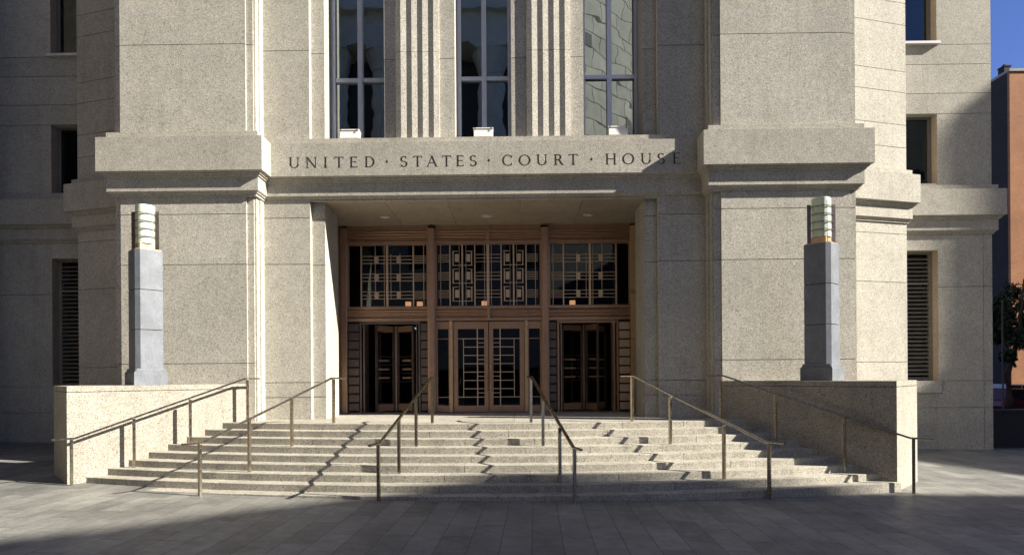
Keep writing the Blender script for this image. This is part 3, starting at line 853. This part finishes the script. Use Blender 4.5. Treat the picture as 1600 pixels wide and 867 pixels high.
# ------------------------------------------------------------------ cheek walls
DIRI = (WB - WA).normalized()            # along the inner face towards the building (right side)
NRM = Vector((-DIRI.y, DIRI.x))          # check sign below: pointing to the outside
if NRM.x < 0: NRM = -NRM
THK = 1.88
for s in (-1, 1):
    A = WA.copy(); Bp = WA + DIRI * 3.75
    A2 = A + NRM * THK; B2 = A2 + DIRI * 2.1
    poly = [(A.x, A.y), (Bp.x, Bp.y), (9.66, 1.255), (A2.x, A2.y)]
    Bf = Vector((WA.x + DIRI.x * (1.255 - WA.y) / DIRI.y, 1.255))
    back = A2 + DIRI * ((1.255 - A2.y) / DIRI.y)
    poly = [(A.x, A.y), (Bf.x, Bf.y), (back.x, back.y), (A2.x, A2.y)]
    sx = lambda P: [(s * p[0], p[1]) for p in P]
    cen = [sum(p[0] for p in poly) / 4, sum(p[1] for p in poly) / 4]
    t = thing('cheek_wall', (s * cen[0], cen[1], gz(s * cen[0])),
              'granite cheek wall with sunlit inner face beside the steps' if s < 0 else 'granite cheek wall with shaded inner face and sunlit end beside the steps', 'stair wall', 'stair cheek walls')
    mb = MB()
    # blocks along the wall: joints at 9 cm in from the corner
    def seg(t0, t1, z0, z1, mb=mb):
        P = [A + DIRI * t0, A + DIRI * t1]
        q1 = P[1] + NRM * THK; q0 = P[0] + NRM * THK
        Ls = (1.255 - WA.y) / DIRI.y
        if t1 >= Ls: P[1] = Bf; q1 = back
        if q1.y > 1.255: q1 = back if q0.y < 1.255 else q0
        poly_ = [tuple(P[0]), tuple(P[1]), tuple(q1), tuple(q0)]
        mb.prism(sx(poly_), z0, z1)
    mb.prism(sx(poly), -2, .845)
    mb.build('wall', M['coping'], t)
    mb = MB(); mb.prism(sx(poly), .855, .98); mb.build('coping', M['coping'], t, bevel=.008)
    # recessed core closing the joint
    inner = [(A.x + .02, A.y + .02), (Bf.x + .02, Bf.y), (back.x - .1, back.y), (A2.x - .02, A2.y + .03)]
    mb = MB(); mb.prism(sx(inner), .84, .86); mb.build('joint', M['dark_fill'], t)

# ------------------------------------------------------------------ lamp pylons
for s in (-1, 1):
    cx, cy, zb = s * 8.27, .22, .98
    t = thing('lamp_pylon', (cx, cy, zb), 'blue grey stone lamp pylon with its broad sunlit face towards the steps' if s < 0 else 'blue grey stone lamp pylon showing a dark shaded face beside a pale one', 'lamp pylon', 'lamp pylons on the cheek walls')
    ang = R(43) * (-1 if s < 0 else 1)
    ang = R(43) * s
    T = Matrix.Translation((cx, cy, 0)) @ Matrix.Rotation(ang, 4, 'Z')
    def sq(h, c):   # square plan with the corner towards the plaza (and its opposite) cut off
        if not c: return [(-h, -h), (h, -h), (h, h), (-h, h)]
        if s > 0: return [(-h, -h + c), (-h + c, -h), (h, -h), (h, h - c), (h - c, h), (-h, h)]
        return [(-h, -h), (h - c, -h), (h, -h + c), (h, h), (-h + c, h), (-h, h - c)]
    mb = MB(); mb.prism(sq(.372, .0), zb, 1.29, T); mb.prism(sq(.355, .0), 1.29, 1.32, T); mb.prism(sq(.335, .03), 1.32, 1.38, T)
    mb.build('plinth', M['slate'], t, bevel=.006)
    for z0, z1 in ((1.38, 2.315), (2.329, 3.285), (3.299, 4.265)):
        mb = MB(); mb.prism(sq(.298, .092), z0, z1, T); mb.build('stone_block', M['slate'], t, bevel=.004)
    for zj_ in (2.308, 3.278):
        mb = MB(); mb.prism(sq(.28, .092), zj_, zj_ + .028, T); mb.build('joint', M['dark_fill'], t)
    # lantern
    lan = MB(); lan.prism(sq(.275, .075), 4.266, 4.289, T); lan.box(-.17, .17, -.17, -.10, 4.289, 4.44, T); lan.box(-.17, -.1, -.098, .17, 4.289, 4.44, T); lan.box(.1, .17, -.098, .17, 4.289, 4.44, T)
    base = lan.build('lantern_base', M['bronze_gold'], t)
    def oval(a, b, n=36, e=2.6):
        o = []
        for k in range(n):
            q = 2 * math.pi * k / n; c_, s_ = math.cos(q), math.sin(q)
            o.append((a * math.copysign(abs(c_) ** (2 / e), c_), b * math.copysign(abs(s_) ** (2 / e), s_)))
        return o
    mb = MB(); mb.prism(oval(.212, .212, 48, 2.3), 4.44, 5.37, T); mb.prism(oval(.198, .198, 48, 2.3), 5.37, 5.385, T)
    lg = mb.build('lantern_glass', M['milk'], t)
    for k in range(5 if False else 4):
        z = 4.605 + k * .188
        out, inn = oval(.254, .254, 36, 2.5), oval(.228, .228, 36, 2.5); n = 36
        mb = MB()
        vs = [T @ Vector((p[0], p[1], zz_)) for zz_ in (z - .006, z + .006) for p in out + inn]
        fs = []
        for q in range(n):
            q2 = (q + 1) % n
            fs += [(q, q2, 2 * n + q2, 2 * n + q), (n + q2, n + q, 3 * n + q, 3 * n + q2), (2 * n + q, 2 * n + q2, 3 * n + q2, 3 * n + q), (q2, q, n + q, n + q2)]
        mb.add(vs, fs); mb.build('ring', M['bronze_dark'], t)
    fcx = 1 if s < 0 else -1
    mb = MB(); mb.tube([T @ Vector((fcx * .222, -.222, 4.289)), T @ Vector((fcx * .222, -.222, 5.27))], .009, 8); mb.build('upright', M['bronze_dark'], t)
    for ux_, uy_ in ((-fcx, -1), (fcx, 1), (-fcx, 1)):
        D = T @ Matrix.Translation((ux_ * .205, uy_ * .205, 0)) @ Matrix.Rotation(math.atan2(uy_, ux_), 4, 'Z')
        mb = MB(); mb.box(-.045, .045, -.007, .007, 4.289, 5.24, D); mb.build('fin', M['bronze_dark'], t)

# ------------------------------------------------------------------ handrails
def handrail(posts, tops, label, ext):
    """posts: (x,y,zbase) from top to bottom; tops: rail height at first and last post"""
    p0, pn = Vector(posts[0]), Vector(posts[-1])
    t = thing('handrail', tuple(pn), label, 'handrail', 'metal handrails on the steps')
    d = (pn - p0); d.z = 0; Lh = d.length; d.normalize()
    z0, zn = tops
    a = Vector((p0.x, p0.y, z0)); b = Vector((pn.x, pn.y, zn))
    a1 = a + d * .06; b1 = b - d * .06
    pts = [a - ext[0], a - ext[0] * .02, a1, b1, b + ext[1] * .02, b + ext[1]]
    pts = [a - ext[0], a1, b1, b + ext[1]]
    mb = MB(); mb.flatbar(pts, .075, .042); mb.build('rail', M['rail'], t, bevel=0)
    for p in posts:
        p = Vector(p); f = max(0, min(1, ((p - p0).xy.dot(d.xy)) / Lh))
        zt = z0 + (zn - z0) * f
        mb = MB(); ang = math.atan2(d.y, d.x)
        T = Matrix.Translation((p.x, p.y, 0)) @ Matrix.Rotation(ang, 4, 'Z')
        mb.box(-.03, .03, -.032, .032, p.z - .02, zt - .015, T); mb.build('post', M['rail'], t, bevel=.006)
        
E_ = lambda x, y: Vector((x, y, 0))
handrail([(-1.215, .22, 0), (-1.447, -.84, -.45), (-1.65, -1.88, -.9), (-1.86, -2.93, gz(-1.9))], (1.115, -.155), 'metal handrail on the open steps, second from the sunlit cheek wall', (E_(-.05, -.36), E_(-.09, -.36)))
handrail([(1.2, .22, 0), (1.438, -.88, -.45), (1.715, -2.28, -1.05), (1.935, -3.10, gz(1.9))], (1.115, -.235), 'metal handrail on the open steps, second from the shaded cheek wall', (E_(.05, -.36), E_(.09, -.36)))
handrail([(-3.705, .437, 0), (-4.373, -.63, -.45), (-4.974, -1.55, -.9), (-5.53, -2.60, gz(-5.5))], (1.115, -.155), 'metal handrail standing free on the steps nearest the sunlit cheek wall', (E_(-.19, -.31), E_(-.19, -.31)))
handrail([(3.705, .437, 0), (4.381, -.613, -.45), (5.196, -1.85, -1.05), (5.91, -2.42, gz(5.9))], (1.115, -.235), 'metal handrail standing free on the steps nearest the shaded cheek wall', (E_(.19, -.31), E_(.19, -.31)))
handrail([(-6.07, .93, 0), (-7.04, -.06, -.45), (-7.955, -.81, -.9), (-8.86, -1.58, gz(-9))], (1.115, -.155), 'metal handrail running along the sunlit inner face of a cheek wall', (E_(-.22, -.22), E_(-.26, -.24)))
handrail([(6.05, .945, 0), (7.029, -.05, -.45), (8.16, -1.0, -1.05), (9.27, -1.66, gz(9))], (1.115, -.235), 'metal handrail running along the shaded inner face of a cheek wall', (E_(.22, -.22), E_(.26, -.24)))

# ------------------------------------------------------------------ floodlights on the frieze ledge
for x, lab in ((-3.66, 'white floodlight box on the ledge below the window beside the sunlit pavilion return'), (.0, 'white floodlight box on the ledge below the middle tall window'), (3.66, 'floodlight box on the ledge below the window reflecting pale stone blocks')):
    t = thing('floodlight', (x, 1.98, 7.57), lab, 'floodlight', 'floodlights below the tall windows')
    T = Matrix.Translation((x, 2.02, 7.57)) @ Matrix.Rotation(R(-8), 4, 'X')
    mb = MB(); mb.box(-.26, .26, -.12, .12, .05, .27, T); mb.build('housing', M['white_metal'], t, bevel=.01)
    mb = MB(); mb.box(-.275, .275, -.14, .13, .272, .30, T); mb.build('lid', M['white_metal'], t, bevel=.004)
    mb = MB(); mb.box(-.12, -.08, -.03, .03, -.02, .05, T); mb.box(.08, .12, -.03, .03, -.02, .05, T); mb.build('bracket', M['alu_dark'], t)
    for q in (-1, 1):
        mb = MB(); mb.box(q * .22 - .012, q * .22 + .012, -.15, -.14, .23, .30, T); mb.build('latch', M['alu_dark'], t)

# ------------------------------------------------------------------ surroundings
def ray_x(px, py, Y):
    a = px - 789.47; b = py - 586.24
    A_ = a * math.cos(ROLL) - b * math.sin(ROLL); B_ = a * math.sin(ROLL) + b * math.cos(ROLL)
    u = A_ / 980; w = -B_ / 980
    d = Vector((u * math.cos(YAW) - math.sin(YAW), u * math.sin(YAW) + math.cos(YAW), w))
    return CAM + d * ((Y - CAM.y) / d.y)
# brick building down the street
q = ray_x(1577, 112, 46)
t = thing('brick_building', (q.x + 8, 52, zr), 'tall red brick building with a flank coloured dark as shade beyond the street corner', 'building')
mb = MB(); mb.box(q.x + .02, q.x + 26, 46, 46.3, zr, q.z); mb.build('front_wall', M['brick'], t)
mb = MB(); mb.box(q.x, q.x + 26, 46.301, 75, zr, q.z); mb.build('side_wall', M['brick_dark_shade'], t)  # shade of this flank is put into its near-black brick colour
mb = MB(); mb.box(q.x - .05, q.x + 26.05, 45.9, 75.1, q.z + .002, q.z + .25); rf = mb.build('roof', M['pale_stone'], t)
mb = MB(); mb.box(q.x - .0, q.x + .62, 46.6, 47.4, q.z + .25, q.z + .80); mb.box(q.x - .06, q.x + .68, 46.55, 47.45, q.z + .80, q.z + .90); mb.tube([(q.x + .31, 47, q.z + .9), (q.x + .31, 47, q.z + 1.12)], .16, 10)
mb.build('chimney', M['brick_dark_shade'], rf)
for i in range(4):
    for j in range(6):
        mb = MB(); x = q.x + 6 + i * 4.5; z = 3 + j * 5
        mb.box(x, x + 1.5, 45.95, 45.998, z, z + 2.4); mb.build('window', M['car_glass'], t)

def sh(p, X=50):
    return (p[1] + S.y / S.x * (X - p[0]), p[2] + S.z / S.x * (X - p[0]))
# office block to the side whose roofline shades the plaza
pts = [(-9, -7.3, -1.2), (-6, -5.5, -1.2), (-4.6, -4.2, -1.25), (-3, -3.0, -1.25), (-.2, -1.75, -1.3), (4, -1.75, -1.35), (7, -1.9, -1.4), (11.7, -1.9, -1.45), (14.2, -2.2, -1.45)]
prof = [sh(p) for p in pts]
poly = [(-62, -1.6), (-62, prof[0][1] + 3)] + [(y, z) for y, z in prof] + [(prof[-1][0] + .3, -1.6)]
t = thing('corner_office_block', (54, -35, zr), 'office block with stepped sloping roof off to the side of the plaza', 'building')
mb = MB(); TX = Matrix(((0, 0, 1, 0), (1, 0, 0, 0), (0, 1, 0, 0), (0, 0, 0, 1)))
mb.prism(poly, 50, 60, TX); mb.build('wall', M['pale_stone'], t)
for i in range(8):
    for j in range(6):
        y = -58 + i * 4.6; z = 3 + j * 4
        mb = MB(); mb.box(49.95, 49.998, y, y + 2, z, z + 2.4); mb.build('window', M['car_glass'], t)
# second block whose edge shades the far wing
X2 = 62
bp = [(16.5, -1.4, -1.5), (14.9, -.4, -1.45), (13.5, 1.1, -1.45)]
wp = [(15.0, 6.7, .9), (15.2, 6.7, 6.0), (15.0, 6.7, 8.6), (15.5, 6.7, 9.7), (17.3, 6.7, 11.1)]
prof = [sh(p, X2) for p in bp] + [sh(p, X2) for p in wp]
poly = [(prof[0][0] - .01, -1.6)] + prof + [(40, prof[-1][1] + 1), (40, -1.6)]
t = thing('terraced_block', (66, 15, zr), 'stepped masonry block across the side street out of view', 'building')
mb = MB(); mb.prism(poly, X2, X2 + 9, TX); mb.build('wall', M['brick_dark_shade'], t)
for i in range(6):
    for j in range(5):
        y = 4 + i * 5; z = 3 + j * 4.4
        mb = MB(); mb.box(X2 - .05, X2 - .002, y, y + 2, z, z + 2.4); mb.build('window', M['car_glass'], t)

# old courthouse opposite: seen only as a reflection in the tall windows
t = thing('old_courthouse', (-8, -44, gz(0)), 'pale classical building with fluted columns across the plaza, mirrored in windows', 'building')
mb = MB(); mb.box(-46, 4, -50, -44, -2, 70); mb.build('facade_wall', M['roofing'], t)
mb = MB()
# sunlit flank: from (4,-44) turning away
Tf = Matrix.Translation((4, -41.5, 0)) @ Matrix.Rotation(R(-46), 4, 'Z')
mb.box(0, 40, -4, 0, -2, 70, Tf); fl = mb.build('flank_wall', M['ashlar'], t)
mb = MB(); mb.box(.0, 40, .004, .6, -2, 18, Tf); mb.build('added_dark_band', M['roofing'], t)  # dark band added so the side transom reflects no sunlit stone
for u_, z in ((6, 22), (6, 36), (14, 29)):
    mb = MB(); mb.box(u_, u_ + 1.6, .002, .05, z, z + 1.6, Tf)
    mb.build('vent', M['roofing'], t)
mb = MB(); mb.box(-46, 4, -44, -40.5, 33.5, 36.5); mb.box(-46, 4, -44, -39.6, 36.5, 38); mb.box(-46, 4, -44, -41, 38, 70); mb.box(-46, 4, -44, -40, 2, 12); mb.build('entablature', M['column_stone'], t)
for k in range(9):
    x = -43 + k * 5.2
    mb = MB(); n = 24; vs = []; fs = []
    for z, r_ in ((12, 1.5), (31, 1.3)):
        for q in range(48):
            rr = r_ * (1 if q % 2 else .90); vs.append((x + rr * math.cos(2 * math.pi * q / 48), -41.8 + rr * math.sin(2 * math.pi * q / 48), z))
    fs = [(q, (q + 1) % 48, 48 + (q + 1) % 48, 48 + q) for q in range(48)]
    mb.add(vs, fs); mb.box(x - 1.7, x + 1.7, -43.5, -40.1, 33, 33.5)
    mb.tube([(x, -41.8, 31), (x, -41.8, 31.6), (x, -41.8, 33)], [1.35, 1.45, 1.9], 16)
    mb.build('column', M['column_stone'], t)

# street tree
def tree(base, crown_c, crown_r, nleaf, lab, seed):
    rnd = random.Random(seed)
    t = thing('street_tree', base, lab, 'tree')
    mb = MB(); b = Vector(base); c = Vector(crown_c)
    mb.tube([b, b + Vector((.05, 0, 1.2)), b + Vector((-.04, .05, 2.6)), c + Vector((0, 0, -.4)), c + Vector((.2, 0, crown_r[2] * .7))], [.22, .17, .14, .10, .03], 9)
    limbs = []
    for k in range(9):
        a = rnd.uniform(0, 6.28); st = b.lerp(c, rnd.uniform(.55, 1.0)); e = c + Vector((math.cos(a) * crown_r[0] * .75, math.sin(a) * crown_r[1] * .75, rnd.uniform(-.6, .8) * crown_r[2]))
        mb.tube([st, st.lerp(e, .5) + Vector((0, 0, .2)), e], [.07, .045, .015], 6); limbs.append((st, e))
    mb.build('trunk', M['bark'], t)
    mb = MB()
    cl = []
    for k in range(46):
        st, e = rnd.choice(limbs); p = st.lerp(e, rnd.uniform(.4, 1.1)) + Vector((rnd.gauss(0, .5), rnd.gauss(0, .5), rnd.gauss(0, .5))); cl.append((p, rnd.uniform(.3, .75)))
    for k in range(nleaf):
        p, r_ = rnd.choice(cl); v = Vector((rnd.gauss(0, 1), rnd.gauss(0, 1), rnd.gauss(0, .8))).normalized() * r_ * rnd.uniform(.3, 1)
        p = p + v; sz = rnd.uniform(.07, .15)
        n_ = Vector((rnd.gauss(0, 1), rnd.gauss(0, 1), rnd.gauss(0, 1))).normalized(); u_ = n_.orthogonal().normalized(); w_ = n_.cross(u_)
        mb.add([p - u_ * sz, p - w_ * sz * .5, p + u_ * sz, p + w_ * sz * .5], [(0, 1, 2, 3)])
    mb.build('crown', M['leaf'], t)
q = ray_x(1577, 660, 18); q2 = ray_x(1594, 505, 18)
tree((q.x, 18, zr), (q2.x, 18, q2.z), (3.0, 2.6, 3.3), 17000, 'dark leafy street tree in shade beside the brick building', 3)

# slim lamp post by the tree
q = ray_x(1567, 600, 16)
t = thing('sign_post', (q.x, 16, zr), 'slim dark metal post standing by the street tree', 'post')
mb = MB(); mb.tube([(q.x, 16, zr), (q.x, 16, zr + .3)], .07, 10); mb.build('base', M['bronze_dark'], t)
mb = MB(); mb.tube([(q.x, 16, zr + .3), (q.x, 16, 4.6)], .035, 10); mb.tube([(q.x, 16, 4.6), (q.x, 16, 4.68)], [.05, .02], 10); mb.build('shaft', M['bronze_dark'], t)

# parked vehicles
def car(loc, rz, paint, lab, suv=True):
    t = thing('parked_car', loc, lab, 'car', 'cars parked on the street')
    T = Matrix.Translation(loc) @ Matrix.Rotation(rz, 4, 'Z') @ Matrix(((1, 0, 0, 0), (0, 0, 1, 0), (0, 1, 0, 0), (0, 0, 0, 1)))
    # profile in (length, height), extruded across the width
    lower = [(-2.3, .35), (2.3, .35), (2.35, .6), (2.3, .92), (1.25, 1.02), (-2.3, 1.05), (-2.36, .7)]
    roof = [(-2.25, 1.045), (1.2, 1.015), (.55, 1.68), (-2.05, 1.74)]
    mb = MB(); mb.prism(lower, -.92, .92, T); body = mb.build('body', M[paint], t, bevel=.05)
    mb = MB(); mb.prism(roof, -.80, .80, T); mb.build('cabin', M[paint], t, bevel=.05)
    for q, quad_ in enumerate(([(-1.95, 1.1), (-.95, 1.09), (-.95, 1.6), (-1.85, 1.62)], [(-.85, 1.09), (-.02, 1.08), (-.02, 1.58), (-.85, 1.6)], [(.08, 1.08), (.95, 1.07), (.5, 1.56), (.08, 1.57)])):
        for sgn in (-1, 1):
            mb = MB(); mb.prism(quad_, sgn * .803 - .004, sgn * .803 + .004, T); mb.build('side_window', M['car_glass'], t)
    for xx in (-1.4, 1.42):
        for sgn in (-1, 1):
            n = 20
            mb = MB(); mb.prism([(xx + .36 * math.cos(2 * math.pi * k / n), .36 + .36 * math.sin(2 * math.pi * k / n)) for k in range(n)], sgn * .84 - .11, sgn * .84 + .11, T); w = mb.build('wheel', M['rubber'], t)
            mb = MB(); mb.prism([(xx + .22 * math.cos(2 * math.pi * k / n), .36 + .22 * math.sin(2 * math.pi * k / n)) for k in range(n)], sgn * .955 - .006, sgn * .955 + .006, T); mb.build('rim', M['chrome'], w)
    for sgn in (-1, 1):
        mb = MB(); mb.box(2.28, 2.345, .66, .82, sgn * .7 - .16, sgn * .7 + .16, T); mb.build('headlight', M['chrome'], t)
        mb = MB(); mb.box(-2.38, -2.32, .75, .98, sgn * .75 - .1, sgn * .75 + .1, T); mb.build('tail_light', M['redlens'], t)
    mb = MB(); mb.box(2.30, 2.42, .36, .5, -.9, .9, T); mb.build('bumper', M['chrome'], t)
q = ray_x(1604, 645, 23)
car((q.x, 23, zr + .004), R(8), 'car_red', 'dark red sport utility car parked in the shade beyond the corner')
q = ray_x(1600, 620, 36)
car((q.x, 36, zr + .004), R(4), 'car_white', 'white car parked farther down the street in front of the brick wall')

# low dark wall at the back of the side plaza
t = thing('low_wall', (21, 7.6, gz(20)), 'low dark polished granite wall beyond the corner of the wing, below the parked car', 'wall')
mb = MB(); mb.box(17.4, 30, 7.4, 7.8, -2, -.30); mb.build('wall', M['dark_granite'], t)
mb = MB(); mb.box(17.4, 30, 7.36, 7.84, -.298, -.18); mb.build('coping', M['dark_granite'], t, bevel=.01)
# added block out of view, cutting sky light to darken the far wing
t = thing('added_sky_blocker', (-24, -14, 0), 'added dark block out of view, blocking sky light from the shaded wing', 'building')
mb = MB(); mb.box(-38, -16.95, -34, 5.5, -2, 38); mb.build('wall', M['brick_dark_shade'], t)
for i in range(6):
    for j in range(6):
        mb = MB(); y = -32 + i * 5.5; z = 2 + j * 5.5; mb.box(-16.948, -16.90, y, y + 2, z, z + 3); mb.build('window', M['car_glass'], t)
